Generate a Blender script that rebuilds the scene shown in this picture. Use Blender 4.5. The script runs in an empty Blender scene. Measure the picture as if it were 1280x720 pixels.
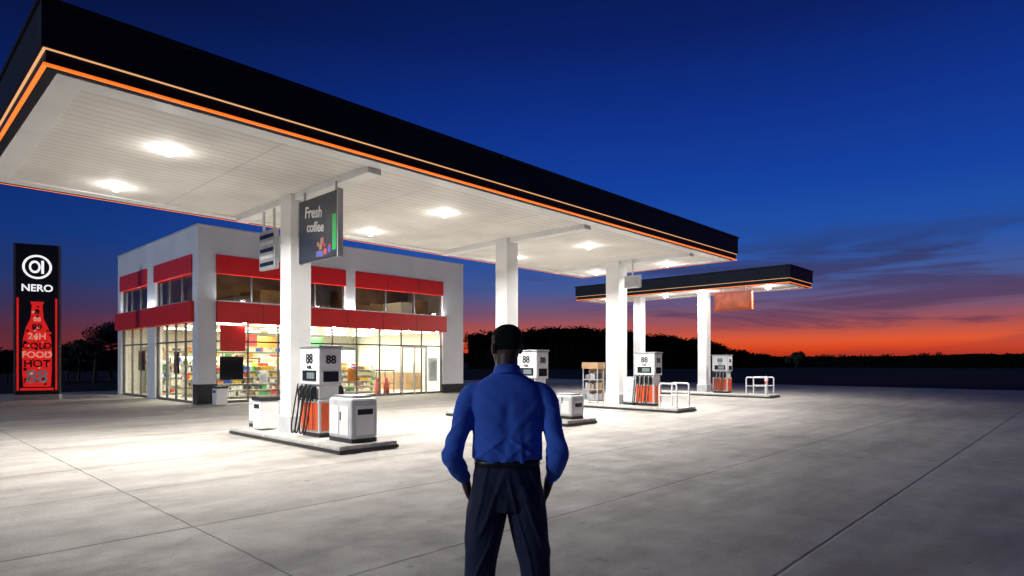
import bpy, bmesh, math, random
from mathutils import Vector, Matrix, noise
from mathutils.bvhtree import BVHTree
random.seed(7)
C=bpy.context; D=bpy.data
FX,FY=.726,.688
F=770.0
def gp(px,d):
    k=(px-640)/F
    return (d*(FX+FY*k), d*(FY-FX*k))
def s2l(c):
    r=[]
    for v in c[:3]:
        v/=255.0
        r.append(v/12.92 if v<=.04045 else ((v+.055)/1.055)**2.4)
    return (*r,1)
# ---------------------------------------------------------------- materials
def newmat(name):
    m=D.materials.new(name); m.use_nodes=True
    nt=m.node_tree; b=nt.nodes['Principled BSDF']
    return m,nt,b
def mat(name,col,rough=.5,metal=0,var=.12,scale=6,bump=0.0,bscale=40,emit=None,es=0,spec=.5,coat=0,bdist=.01):
    m,nt,b=newmat(name)
    b.inputs['Roughness'].default_value=rough; b.inputs['Metallic'].default_value=metal
    b.inputs['Specular IOR Level'].default_value=spec
    b.inputs['Coat Weight'].default_value=coat
    tc=nt.nodes.new('ShaderNodeTexCoord')
    n=nt.nodes.new('ShaderNodeTexNoise'); n.inputs['Scale'].default_value=scale; n.inputs['Detail'].default_value=6
    nt.links.new(tc.outputs['Object'],n.inputs['Vector'])
    mp=nt.nodes.new('ShaderNodeMapRange'); mp.inputs[1].default_value=.3; mp.inputs[2].default_value=.7
    mp.inputs[3].default_value=1-var; mp.inputs[4].default_value=1+var
    nt.links.new(n.outputs['Fac'],mp.inputs[0])
    mx=nt.nodes.new('ShaderNodeVectorMath'); mx.operation='SCALE'
    mx.inputs[0].default_value=col[:3]; nt.links.new(mp.outputs[0],mx.inputs['Scale'])
    nt.links.new(mx.outputs[0],b.inputs['Base Color'])
    if bump>0:
        n2=nt.nodes.new('ShaderNodeTexNoise'); n2.inputs['Scale'].default_value=bscale; n2.inputs['Detail'].default_value=5
        nt.links.new(tc.outputs['Object'],n2.inputs['Vector'])
        bp=nt.nodes.new('ShaderNodeBump'); bp.inputs['Strength'].default_value=bump; bp.inputs['Distance'].default_value=bdist
        nt.links.new(n2.outputs['Fac'],bp.inputs['Height']); nt.links.new(bp.outputs[0],b.inputs['Normal'])
    if emit:
        b.inputs['Emission Color'].default_value=(*emit[:3],1); b.inputs['Emission Strength'].default_value=es
    return m
def glassmat(name,tint=(.9,.95,.93),refl=1.0):
    m=D.materials.new(name); m.use_nodes=True; nt=m.node_tree; nt.nodes.clear()
    o=nt.nodes.new('ShaderNodeOutputMaterial'); t=nt.nodes.new('ShaderNodeBsdfTransparent'); g=nt.nodes.new('ShaderNodeBsdfGlossy')
    t.inputs[0].default_value=(*tint,1); g.inputs['Roughness'].default_value=.03
    f=nt.nodes.new('ShaderNodeFresnel'); f.inputs[0].default_value=1.45
    mm=nt.nodes.new('ShaderNodeMath'); mm.operation='MULTIPLY'; mm.inputs[1].default_value=refl; nt.links.new(f.outputs[0],mm.inputs[0])
    x=nt.nodes.new('ShaderNodeMixShader'); nt.links.new(mm.outputs[0],x.inputs[0]); nt.links.new(t.outputs[0],x.inputs[1]); nt.links.new(g.outputs[0],x.inputs[2]); nt.links.new(x.outputs[0],o.inputs[0])
    return m
M={}
M['white']=mat('white_paint',(.74,.74,.74),.45,var=.07,scale=1.5,bump=.05)
M['wall']=mat('white_render',(.76,.77,.79),.7,var=.07,scale=.8,bump=.15,bscale=60)
M['red']=mat('red_cladding',(.80,.014,.010),.4,var=.06,scale=2)
M['black']=mat('black_paint',(.012,.012,.014),.4)
M['rubber']=mat('black_rubber',(.015,.015,.015),.6)
M['fascia']=mat('dark_fascia',(.008,.010,.020),.55,var=.25,scale=1.2,spec=.15)
M['grey']=mat('grey_metal',(.35,.36,.38),.4,metal=.3)
M['lgrey']=mat('light_grey_plastic',(.50,.51,.52),.45)
M['steel']=mat('steel',(.6,.6,.62),.3,metal=.9)
M['orange']=mat('orange_panel',(.75,.10,.02),.4,var=.1)
M['orangeline']=mat('orange_light_line',(.8,.2,.03),.5,emit=(1,.17,.012),es=1.1)
M['goldline']=mat('amber_light_line',(.8,.5,.2),.5,emit=(1,.5,.22),es=.8)
M['lamp']=mat('lamp_lens',(1,1,1),.5,emit=(1,.98,.93),es=60)
M['conc']=mat('kerb_concrete',(.42,.41,.39),.8,var=.2,scale=8,bump=.4)
M['darkglass']=mat('dark_panel',(.02,.022,.03),.1)
M['screen']=mat('pump_screen',(.05,.06,.06),.2,emit=(.5,.65,.6),es=.4)
M['glass']=glassmat('window_glass')
M['glass_dark']=glassmat('tinted_glass',(.6,.62,.6),1.5)
M['frame']=mat('window_frame',(.12,.12,.13),.4)
M['wframe']=mat('pale_frame',(.6,.6,.6),.4)
M['floor']=mat('floor_tile',(.6,.58,.52),.3,scale=3)
M['inwall']=mat('interior_wall',(.78,.75,.66),.7)
M['brown']=mat('brown_interior',(.30,.19,.10),.6,var=.35,scale=1.5)
M['litpanel']=mat('ceiling_panel_light',(1,1,1),.5,emit=(1,.96,.82),es=9)
M['fridge']=mat('fridge_light',(1,1,1),.5,emit=(.82,1,.9),es=2.4)
M['wtext']=mat('white_lettering',(.9,.9,.9),.5,emit=(1,1,1),es=.9)
M['ltext']=mat('printed_white',(.8,.8,.8),.5)
M['redlit']=mat('red_lit_panel',(.7,.02,.015),.4,emit=(1,.02,.015),es=.5,var=.4,scale=3)
M['pinklit']=mat('pale_lit_print',(.8,.5,.4),.4,emit=(1,.45,.3),es=.45,var=.4,scale=3)
M['green']=mat('green_strip',(.02,.35,.08),.4,emit=(.02,.6,.12),es=.25)
M['navy']=mat('navy_panel',(.015,.022,.04),.35,var=.4,scale=3)
M['bark']=mat('bark',(.05,.04,.03),.9)
M['leaf1']=mat('leaf_dark',(.022,.03,.015),.9); M['leaf2']=mat('leaf_mid',(.04,.055,.025),.9)
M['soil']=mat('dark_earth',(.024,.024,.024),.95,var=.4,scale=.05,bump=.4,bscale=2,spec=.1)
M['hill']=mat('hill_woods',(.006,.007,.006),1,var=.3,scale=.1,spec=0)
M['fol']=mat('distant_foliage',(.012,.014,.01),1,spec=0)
prod=[mat('product_%d'%i,c,.4) for i,c in enumerate([(.7,.05,.04),(.75,.5,.05),(.08,.35,.1),(.75,.75,.7),(.05,.12,.5),(.75,.28,.05),(.35,.2,.1),(.8,.72,.4),(.1,.1,.1),(.55,.6,.3),(.8,.8,.75),(.7,.65,.5),(.75,.73,.66),(.6,.58,.5)])]
def soffit():
    m,nt,b=newmat('ribbed_soffit'); L=nt.links
    b.inputs['Roughness'].default_value=.75; b.inputs['Specular IOR Level'].default_value=.25
    tc=nt.nodes.new('ShaderNodeTexCoord'); sp=nt.nodes.new('ShaderNodeSeparateXYZ'); L.new(tc.outputs['Object'],sp.inputs[0])
    def gro(out,per,wd_):
        a=nt.nodes.new('ShaderNodeMath'); a.operation='DIVIDE'; a.inputs[1].default_value=per; L.new(out,a.inputs[0])
        f=nt.nodes.new('ShaderNodeMath'); f.operation='FRACT'; L.new(a.outputs[0],f.inputs[0])
        g=nt.nodes.new('ShaderNodeMapRange'); g.inputs[1].default_value=0; g.inputs[2].default_value=wd_; g.inputs[3].default_value=.5; g.inputs[4].default_value=1; L.new(f.outputs[0],g.inputs[0]); return g.outputs[0]
    g1=gro(sp.outputs['Y'],.2,.14); g2=gro(sp.outputs['X'],3.13,.008)
    g=nt.nodes.new('ShaderNodeMath'); g.operation='MINIMUM'; L.new(g1,g.inputs[0]); L.new(g2,g.inputs[1])
    n=nt.nodes.new('ShaderNodeTexNoise'); n.inputs['Scale'].default_value=.7; n.inputs['Detail'].default_value=6; L.new(tc.outputs['Object'],n.inputs[0])
    mp=nt.nodes.new('ShaderNodeMapRange'); mp.inputs[1].default_value=.3; mp.inputs[2].default_value=.7; mp.inputs[3].default_value=.82; mp.inputs[4].default_value=1.08; L.new(n.outputs[0],mp.inputs[0])
    mu=nt.nodes.new('ShaderNodeMath'); mu.operation='MULTIPLY'; L.new(g.outputs[0],mu.inputs[0]); L.new(mp.outputs[0],mu.inputs[1])
    w=nt.nodes.new('ShaderNodeVectorMath'); w.operation='SCALE'; w.inputs[0].default_value=(.74,.715,.675); L.new(mu.outputs[0],w.inputs['Scale'])
    L.new(w.outputs[0],b.inputs['Base Color'])
    bp=nt.nodes.new('ShaderNodeBump'); bp.inputs['Strength'].default_value=.3; bp.inputs['Distance'].default_value=.012
    L.new(g.outputs[0],bp.inputs['Height']); L.new(bp.outputs[0],b.inputs['Normal'])
    return m
M['soffit']=soffit()
def concrete():
    m,nt,b=newmat('forecourt_concrete'); L=nt.links; N=nt.nodes.new
    tc=N('ShaderNodeTexCoord'); sp=N('ShaderNodeSeparateXYZ'); L.new(tc.outputs['Object'],sp.inputs[0])
    def math_(op,a,b_=None,c=None):
        n=N('ShaderNodeMath'); n.operation=op
        for i,v in enumerate((a,b_,c)):
            if v is None: continue
            if isinstance(v,(int,float)): n.inputs[i].default_value=v
            else: L.new(v,n.inputs[i])
        return n.outputs[0]
    def joint(o,off,sp_,w):
        t=math_('FRACT',math_('DIVIDE',math_('SUBTRACT',o,off),sp_))
        d=math_('MULTIPLY',math_('MINIMUM',t,math_('SUBTRACT',1.0,t)),sp_)
        r=N('ShaderNodeMapRange'); r.inputs[1].default_value=w*.5; r.inputs[2].default_value=w; L.new(d,r.inputs[0]); return r.outputs[0]
    nw=N('ShaderNodeTexNoise'); nw.inputs['Scale'].default_value=3; L.new(tc.outputs['Object'],nw.inputs[0])
    wob=math_('MULTIPLY',math_('SUBTRACT',nw.outputs[0],.5),.03)
    j1=joint(math_('ADD',sp.outputs['Y'],wob),1.73,4.6,.018); j1b=joint(math_('ADD',sp.outputs['Y'],wob),4.03,4.6,.013); j2=joint(math_('ADD',sp.outputs['X'],wob),2.2,9.2,.011)
    j=math_('MINIMUM',math_('MINIMUM',j1,j1b),j2)
    def noi(s,d=8,r=.6,vec=None):
        n=N('ShaderNodeTexNoise'); n.inputs['Scale'].default_value=s; n.inputs['Detail'].default_value=d; n.inputs['Roughness'].default_value=r
        L.new(vec or tc.outputs['Object'],n.inputs[0]); return n.outputs[0]
    def mr(x,a,b_,c,d):
        r=N('ShaderNodeMapRange'); 
        for i,v in enumerate((a,b_,c,d)): r.inputs[i+1].default_value=v
        L.new(x,r.inputs[0]); return r.outputs[0]
    big=mr(noi(.35),.35,.65,.80,1.08); mid=mr(noi(2.2,10,.7),.3,.7,.82,1.14); fine=mr(noi(70,4,.7),.3,.7,.8,1.15)
    mpn=N('ShaderNodeMapping'); mpn.inputs['Scale'].default_value=(.25,1.3,1); mpn.inputs['Rotation'].default_value=(0,0,.15); L.new(tc.outputs['Object'],mpn.inputs[0])
    st=mr(noi(1.1,8,.65,mpn.outputs[0]),.42,.66,1.05,.76)
    spots=mr(noi(5,3,.5),.68,.74,1,.6)
    x=math_('MULTIPLY',math_('MULTIPLY',big,mid),math_('MULTIPLY',fine,st)); x=math_('MULTIPLY',x,spots)
    x=math_('MULTIPLY',x,mr(j,0,1,.4,1))
    v=N('ShaderNodeVectorMath'); v.operation='SCALE'; v.inputs[0].default_value=(.41,.388,.362); L.new(x,v.inputs['Scale']); L.new(v.outputs[0],b.inputs['Base Color'])
    L.new(mr(noi(1.6,8),.3,.7,.5,.85),b.inputs['Roughness'])
    bp=N('ShaderNodeBump'); bp.inputs['Strength'].default_value=.7; bp.inputs['Distance'].default_value=.012
    h=math_('ADD',math_('ADD',math_('MULTIPLY',noi(25,10,.75),.6),math_('MULTIPLY',noi(3,6,.6),1.0)),j); L.new(h,bp.inputs['Height']); L.new(bp.outputs[0],b.inputs['Normal'])
    return m
M['concrete']=concrete()
# ---------------------------------------------------------------- helpers
def empty(name,loc=(0,0,0),rz=0):
    e=D.objects.new(name,None); e.location=loc; e.rotation_euler=(0,0,rz); C.collection.objects.link(e); return e
def link(name,me,parent=None):
    o=D.objects.new(name,me); C.collection.objects.link(o)
    if parent: o.parent=parent
    return o
def boxes(name,lst,parent=None,bevel=0,seg=2):
    me=D.meshes.new(name); bm=bmesh.new(); mats=[]
    for (x0,x1,y0,y1,z0,z1,mt) in lst:
        if mt not in mats: mats.append(mt)
        r=bmesh.ops.create_cube(bm,size=1); vs=r['verts']
        for v in vs:
            v.co=Vector(((x0+x1)/2+v.co.x*(x1-x0),(y0+y1)/2+v.co.y*(y1-y0),(z0+z1)/2+v.co.z*(z1-z0)))
        for f in {f for v in vs for f in v.link_faces}: f.material_index=mats.index(mt)
    if bevel: bmesh.ops.bevel(bm,geom=bm.edges[:],offset=bevel,segments=seg,profile=.6,affect='EDGES',clamp_overlap=True)
    bm.to_mesh(me); bm.free()
    for t in mats: me.materials.append(t if not isinstance(t,str) else M[t])
    return link(name,me,parent)
def cyl(name,x,y,z0,z1,r,mt,parent=None,r2=None,n=24):
    me=D.meshes.new(name); bm=bmesh.new()
    bmesh.ops.create_cone(bm,cap_ends=True,segments=n,radius1=r,radius2=r if r2 is None else r2,depth=z1-z0)
    bm.to_mesh(me); bm.free()
    for p in me.polygons: p.use_smooth=len(p.vertices)==4
    me.materials.append(M[mt]); o=link(name,me,parent); o.location=(x,y,(z0+z1)/2); return o
def dome(name,x,y,z,r,h,mt,parent):
    me=D.meshes.new(name); bm=bmesh.new(); bmesh.ops.create_uvsphere(bm,u_segments=24,v_segments=12,radius=1)
    bmesh.ops.delete(bm,geom=[v for v in bm.verts if v.co.z>.05],context='VERTS')
    for v in bm.verts: v.co=Vector((v.co.x*r,v.co.y*r,v.co.z*h))
    bm.to_mesh(me); bm.free()
    for p in me.polygons: p.use_smooth=True
    me.materials.append(M[mt]); o=link(name,me,parent); o.location=(x,y,z); return o
def text(name,body,loc,size,mt,parent=None,face='-x',ext=.004,tilt=0,xs=1):
    c=D.curves.new(name,'FONT'); c.body=body; c.size=size; c.align_x='CENTER'; c.align_y='CENTER'; c.extrude=ext; c.offset=size*.02
    c.materials.append(M[mt]); o=D.objects.new(name,c); C.collection.objects.link(o)
    if parent: o.parent=parent
    o.location=loc; rz={'-x':-math.pi/2,'-y':0}[face]
    o.rotation_euler=(math.pi/2,tilt,rz); o.scale=(xs,1,1); return o
def tube(name,pts,r,mt,parent=None,bez=True):
    c=D.curves.new(name,'CURVE'); c.dimensions='3D'; c.bevel_depth=r; c.bevel_resolution=3
    s=c.splines.new('NURBS' if bez else 'POLY'); s.points.add(len(pts)-1)
    for i,p in enumerate(pts): s.points[i].co=(*p,1)
    if bez: s.use_endpoint_u=True; s.order_u=3
    c.materials.append(M[mt]); o=D.objects.new(name,c); C.collection.objects.link(o)
    if parent: o.parent=parent
    return o
def quad(name,pts,mt,parent=None):
    me=D.meshes.new(name); me.from_pydata(pts,[],[tuple(range(len(pts)))]); me.materials.append(M[mt] if isinstance(mt,str) else mt); return link(name,me,parent)
def area(name,loc,size,power,col=(1,1,1),rot=(0,0,0),sy=None,parent=None,spread=None):
    l=D.lights.new(name,'AREA'); l.energy=power; l.color=col; l.size=size
    if sy: l.shape='RECTANGLE'; l.size_y=sy
    if spread: l.spread=spread
    o=D.objects.new(name,l); C.collection.objects.link(o); o.location=loc; o.rotation_euler=rot
    if parent: o.parent=parent
    return o
def point(name,loc,power,col,r=.08,parent=None):
    l=D.lights.new(name,'POINT'); l.energy=power; l.color=col; l.shadow_soft_size=r
    o=D.objects.new(name,l); C.collection.objects.link(o); o.location=loc
    if parent: o.parent=parent
    return o
# ---------------------------------------------------------------- ground
R=3000
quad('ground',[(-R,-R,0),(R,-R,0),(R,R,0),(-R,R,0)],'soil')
quad('forecourt_pavement',[(-30,-30,.004),(44,-30,.004),(44,39,.004),(-30,39,.004)],'concrete')
# ---------------------------------------------------------------- canopy
def canopy(name,a0,a1,b0,b1,zb,zt,soff):
    p=empty(name,(a0,b0,0)); w=a1-a0; h=b1-b0
    r=[]
    zs=zb+.2
    for z0,z1,ins,mt in((zb,zs,.05,'fascia'),(zs,zt,0,'fascia')):
        t=.12
        r+=[(ins,w-ins,ins,ins+t,z0,z1,mt),(ins,w-ins,h-ins-t,h-ins,z0,z1,mt),(ins,ins+t,ins+t,h-ins-t,z0,z1,mt),(w-ins-t,w-ins,ins+t,h-ins-t,z0,z1,mt)]
    boxes('fascia',r,p,bevel=.012)
    boxes('fascia_cap',[(-.03,w+.03,-.03,h+.03,zt,zt+.05,'fascia')],p,bevel=.01)
    j=[]; n_=int(w/2.4)
    for i in range(1,n_): j.append((i*w/n_-.006,i*w/n_+.006,-.004,.001,zs+.01,zt-.01,'black'))
    if j: boxes('fascia_joints',j,p)
    def ring(nm,z0,z1,out,th,mt):
        boxes(nm,[(-out,w+out,-out,-out+th,z0,z1,mt),(-out,w+out,h+out-th,h+out,z0,z1,mt),(-out,-out+th,-out+th,h+out-th,z0,z1,mt),(w+out-th,w+out,-out+th,h+out-th,z0,z1,mt)],p)
    ring('orange_light_strip',zb-.003,zb+.026,-.024,.04,'orangeline')
    ring('amber_light_strip',zs-.014,zs-.002,-.024,.03,'goldline')
    ring('soffit_trim',zb-.006,zb+.03,-.18,.3,'white')
    boxes('soffit',[(.45,w-.45,.45,h-.45,zb+.02,zb+.08,soff)],p)
    return p
LC=(1,.95,.87)
can=canopy('fuel_station_canopy',1.4,20.2,8.7,15.2,5.0,5.72,'soffit')
ox,oy=1.4,8.7
for i,(ca,cb,s) in enumerate([(6.2,12.07,.45),(12.45,12.0,.45),(17.9,12.0,.52)]):
    x=ca-ox;y=cb-oy;h=s/2
    boxes('column_%d'%i,[(x-h,x+h,y-h,y+h,.14,5.03,'white'),(x-h-.03,x+h+.03,y-h-.03,y+h+.03,.14,.5,'lgrey')],can,bevel=.015)
    boxes('crossbeam_%d'%i,[(x-.14,x+.14,.5,y-h,4.9,5.03,'white'),(x-.14,x+.14,y+h,6.0,4.9,5.03,'white')],can,bevel=.01)
n=0
for a in(3.4,9.2,14.75,19.3):
    for b in(10.85,13.85):
        x=a-ox;y=b-oy
        dome('light_lens_%d'%n,x,y,5.022,.11,.11,'lamp',can)
        area('downlight_%d'%n,(x,y,4.89),.2,300,LC,parent=can,spread=math.radians(150))
        point('spill_%d'%n,(x,y,4.80),8,LC,.04,parent=can)
        n+=1
sg=empty('hanging_banner_sign',(6.0,10.1,3.55))
boxes('panel',[(0,.09,0,1.45,0,1.22,'navy')],sg,bevel=.02)
boxes('frame',[(-.01,.1,-.03,0,-.02,1.24,'lgrey'),(-.01,.1,1.45,1.48,-.02,1.24,'lgrey')],sg)
boxes('green_edge',[(-.012,-.002,.03,.16,.12,.78,'green')],sg)
bl=[]
for i in range(14):
    yy=random.uniform(.25,.8); zz=random.uniform(.08,.38); q=random.uniform(.03,.07); bl.append((-.006-.0002*i,-.001,yy-q,yy+q,zz-q,zz+q,random.choice([prod[0],prod[4],prod[6],prod[8]])))
boxes('picture',bl,sg,bevel=.01)
text('lettering','Fresh',(-.012,.85,.92),.30,'ltext',sg,tilt=.12)
text('lettering_b','coffee',(-.012,.78,.63),.27,'ltext',sg,tilt=.12)
boxes('hanger',[(.03,.06,.1,.14,1.22,1.4,'lgrey'),(.03,.06,1.28,1.32,1.22,1.4,'lgrey')],sg)
sg=empty('hanging_price_sign',(6.05,12.7,3.6))
boxes('panel',[(0,.1,0,.75,0,.85,'grey')],sg,bevel=.02)
boxes('stripes',[(-.01,-.002,.06,.69,.08+.15*i,.16+.15*i,'lgrey' if i%2 else 'darkglass') for i in range(5)],sg)
boxes('hanger',[(.03,.07,.1,.14,.85,1.3,'lgrey'),(.03,.07,.6,.64,.85,1.3,'lgrey')],sg)
sg=empty('hanging_notice_sign',(17.6,10.9,4.05)); boxes('panel',[(0,.12,0,.6,0,.42,'lgrey')],sg,bevel=.02)
boxes('face',[(-.008,-.002,.05,.55,.05,.37,'grey')],sg)
boxes('hanger',[(.04,.08,.28,.32,.42,.95,'lgrey')],sg)
c2=canopy('rear_fuel_canopy',26.5,29.3,9.2,20.4,4.9,5.6,'soffit')
for i,b in enumerate((13.7,17.3)):
    y=b-9.2; boxes('column_%d'%i,[(1.2,1.65,y-.22,y+.22,.14,4.93,'white'),(1.17,1.68,y-.25,y+.25,.14,.5,'lgrey')],c2,bevel=.015)
for i,(x,y,q) in enumerate([(.75,1.2,.14),(.8,4.3,.26),(.75,6.2,.14),(.75,9.6,.14)]):
    dome('light_lens_%d'%i,x,y,4.922,q,.17,'lamp',c2)
    area('downlight_%d'%i,(x,y,4.73),.3,190,LC,parent=c2); point('spill_%d'%i,(x,y,4.6),30 if i==1 else 13,LC,.08,parent=c2)
sg=empty('hanging_orange_sign',(26.85,10.95,3.9))
boxes('panel',[(0,.14,0,1.75,0,.85,'orange')],sg,bevel=.02); boxes('inset',[(-.01,-.002,.1,1.65,.1,.75,mat('orange_lit',(.5,.10,.03),.4,emit=(1,.2,.05),es=.2,var=.6,scale=3))],sg)
boxes('hanger',[(.04,.08,.3,.34,.85,1.0,'lgrey'),(.04,.08,1.4,1.44,.85,1.0,'lgrey')],sg)
# ---------------------------------------------------------------- pumps
def island(x0,x1,y0,y1):
    e=empty('pump_island',(x0,y0,0)); w=x1-x0;h=y1-y0
    boxes('kerb',[(0,w,0,h,0,.15,'conc')],e,bevel=.04)
    boxes('kerb_band',[(-.012,w+.012,-.012,h+.012,.02,.075,'black')],e)
def pump(x,y):
    e=empty('fuel_pump',(x,y,.15)); hx,hy=.24,.36
    boxes('cabinet',[(-hx,hx,-hy,hy,.08,.72,'lgrey'),(-hx+.03,hx-.03,-hy+.04,hy-.04,.72,1.0,'white'),(-hx,hx,-hy-.02,hy+.02,1.0,1.72,'white')],e,bevel=.03,seg=3)
    boxes('plinth',[(-hx+.03,hx-.03,-hy+.03,hy-.03,0,.09,'black')],e)
    boxes('orange_panels',[(-hx-.012,-hx-.002,-hy+.05,hy-.05,.13,.66,'orange'),(hx+.002,hx+.012,-hy+.05,hy-.05,.13,.66,'orange'),(-hx+.05,hx-.05,-hy-.012,-hy-.002,.13,.66,'orange')],e)
    boxes('panel_gaps',[(-hx-.016,-hx-.0125,-hy+.05+i*.155,-hy+.065+i*.155,.13,.66,'black') for i in range(1,4)],e)
    boxes('display',[(-hx-.012,-hx-.002,-.26,.26,1.08,1.28,'darkglass'),(-hx-.016,-hx-.0125,-.2,.08,1.12,1.24,'screen'),(hx+.002,hx+.012,-.26,.26,1.08,1.28,'darkglass'),(-.16,.16,-hy-.032,-hy-.022,1.06,1.26,'darkglass')],e)
    text('logo','88',(-hx-.006,0,1.5),.26,'black',e); text('logo_side','88',(0,-hy-.026,1.48),.22,'black',e,face='-y')
    text('small_text','FUEL',(-hx-.006,0,1.34),.08,'black',e)
    boxes('cap',[(-hx-.02,hx+.02,-hy-.04,hy+.04,1.72,1.76,'grey')],e,bevel=.01)
    for sd in(-1,1):
        for i in range(4):
            yy=-.24+i*.16; xx=sd*(hx+.03)
            boxes('holster',[(min(xx-.03,xx+.03),max(xx-.03,xx+.03),yy-.045,yy+.045,.74,.98,'black')],e,bevel=.01)
            tube('nozzle',[(xx+sd*.02,yy,.98),(xx+sd*.07,yy,.93),(xx+sd*.08,yy,.8),(xx+sd*.03,yy,.7)],.018,'rubber',e)
            k=random.uniform(-.05,.05)
            tube('hose',[(xx+sd*.07,yy,.82),(xx+sd*.1,yy+k,.5),(xx+sd*.16,yy+.03+k,.06),(xx+sd*.2,yy+.08,.1),(xx+sd*.12,yy+.07,.6),(xx+sd*.05,yy+.06,1.02)],.014,'rubber',e)
    return e
def lowcab(x,y,hx=.28,hy=.4,h=.8):
    e=empty('service_cabinet',(x,y,.15))
    boxes('body',[(-hx,hx,-hy,hy,.06,h,'lgrey')],e,bevel=.08,seg=4)
    boxes('plinth',[(-hx+.02,hx-.02,-hy+.02,hy-.02,0,.07,'black')],e)
    boxes('door',[(-hx-.008,-hx-.001,-hy+.09,-.02,.14,h-.14,'white'),(-hx-.008,-hx-.001,.02,hy-.09,.14,h-.14,'white'),(-hx+.09,hx-.09,-hy-.008,-hy-.001,.14,h-.14,'white')],e,bevel=.003)
    boxes('lid',[(-hx+.08,hx-.08,-hy+.08,hy-.08,h,h+.04,'grey')],e,bevel=.015)
    boxes('handle',[(-hx-.02,-hx-.009,-.06,-.04,.4,.55,'black'),(-hx+.12,hx-.12,-hy-.013,-hy-.009,h-.3,h-.2,'darkglass')],e)
def bin_(x,y,z=.15,s=1):
    e=empty('litter_bin',(x,y,z))
    boxes('body',[(-.2*s,.2*s,-.2*s,.2*s,.03,.62*s,'white')],e,bevel=.03); boxes('lid',[(-.22*s,.22*s,-.22*s,.22*s,.62*s,.7*s,'black')],e,bevel=.02)
    boxes('slot',[(-.2*s-.006,-.2*s-.001,-.12*s,.12*s,.46*s,.55*s,'black')],e)
def rail(x,y0,y1,z=.15,h=.75):
    e=empty('guard_rail',(x,y0,z)); L=y1-y0
    tube('hoop',[(0,0,0),(0,0,h-.05),(0,.05,h),(0,L-.05,h),(0,L,h-.05),(0,L,0)],.03,'white',e,bez=False)
    tube('midbar',[(0,0,h*.5),(0,L,h*.5)],.02,'white',e,bez=False)
for (x0,x1,y0,y1) in((5.6,6.8,9.35,13.9),(11.85,13.05,9.35,13.9),(17.3,18.5,9.35,13.9),(26.9,28.1,10.2,18.6)): island(x0,x1,y0,y1)
pump(6.2,11.05); lowcab(6.2,9.9); bin_(5.95,12.9); lowcab(6.2,13.5,.26,.28,.62)
pump(12.45,11.05); lowcab(12.45,9.85,.26,.36,.6); lowcab(12.5,13.2,.25,.35,.7)
pump(17.9,10.75); rail(17.5,9.5,10.1); rail(18.3,9.5,10.1); lowcab(17.9,11.4,.2,.22,.9)
pump(27.5,12.6); rail(27.1,10.4,11.3); rail(27.9,10.4,11.3)
def rack(x,y):
    e=empty('merchandise_rack',(x,y,.15))
    boxes('frame',[(-.2,-.17,-.32,-.29,0,1.2,'grey'),(.17,.2,-.32,-.29,0,1.2,'grey'),(-.2,-.17,.29,.32,0,1.2,'grey'),(.17,.2,.29,.32,0,1.2,'grey'),(.15,.165,-.29,.29,.05,1.2,'brown'),(-.22,.22,-.34,.34,1.2,1.42,'brown')]+[(-.2,.15,-.29,.29,.1+i*.35,.13+i*.35,'grey') for i in range(3)],e)
    l=[]
    for i in range(3):
        y_=-.27
        while y_<.2:
            w=random.uniform(.06,.12); l.append((-.15,.14,y_,y_+w-.01,.131+i*.35,.131+i*.35+random.uniform(.15,.26),random.choice([prod[6],prod[8],M['navy'],M['grey'],M['brown'],M['black']]))); y_+=w
    boxes('goods',l,e,bevel=.006)
rack(17.8,12.9)
def bollard(x,y,z=.004):
    e=empty('bollard',(x,y,z)); cyl('post',0,0,0,.9,.07,'white',e); cyl('band',0,0,.6,.75,.073,'red',e); cyl('cap',0,0,.9,.94,.07,'white',e,r2=.03)
x,y=gp(958,27.5); bollard(x,y); 
# ---------------------------------------------------------------- store
A0,A1,B0,B1=8.58,21.8,24.2,34.6; HT=6.68
st=empty('convenience_store',(A0,B0,0)); W=A1-A0; DP=B1-B0
def X(a): return a-A0
def Y(b): return b-B0
T=.3
w=[]
w+=[(0,X(9.23),0,T,.0,HT,'wall'),(X(20.4),W,0,T,0,HT,'wall'),(X(9.23),X(20.4),0,T,5.66,HT,'wall'),(X(14.78),X(15.28),.0,T,3.9,5.66,'wall')]
w+=[(0,T,T,Y(24.75),0,HT,'wall'),(0,T,Y(29.1),Y(30.1),0,HT,'wall'),(0,T,Y(34.1),DP,0,HT,'wall'),(0,T,Y(24.75),Y(29.1),5.66,HT,'wall'),(0,T,Y(30.1),Y(34.1),5.66,HT,'wall')]
w+=[(T,W,DP-T,DP,0,HT,'wall'),(W-T,W,T,DP-T,0,HT,'wall')]
boxes('walls',w,st)
boxes('roof',[(T,W-T,T,DP-T,6.1,6.3,'wall')],st)
boxes('coping',[(-.03,W+.03,-.03,T+.03,HT,HT+.05,'wframe'),(-.03,T+.03,T+.03,DP,HT,HT+.05,'wframe')],st)
r=[(X(9.23),X(14.78),-.06,.12,4.95,5.66,'red'),(X(15.28),X(20.4),-.06,.12,4.95,5.66,'red'),(X(9.23),X(20.55),-.14,.25,3.1,3.88,'red')]
r+=[(-.06,.12,Y(24.75),Y(29.1),4.95,5.66,'red'),(-.06,.12,Y(30.1),Y(34.1),4.95,5.66,'red'),(-.14,.25,Y(24.6),Y(34.6),3.1,3.88,'red')]
boxes('red_bands',r,st,bevel=.01)
boxes('band_joints',[(X(a)-.008,X(a)+.008,-.065,-.0601,4.96,5.65,'black') for a in(11,12.9,17,18.8)]+[(X(a)-.008,X(a)+.008,-.145,-.1401,3.11,3.87,'black') for a in(11,12.9,14.8,16.7,18.6)],st)
boxes('pillar_bases',[(-.04,X(9.27),-.04,T+.1,0,.75,'black'),(X(20.36),W+.02,-.04,.2,0,.45,'black')],st,bevel=.01)
fr=[]
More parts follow.
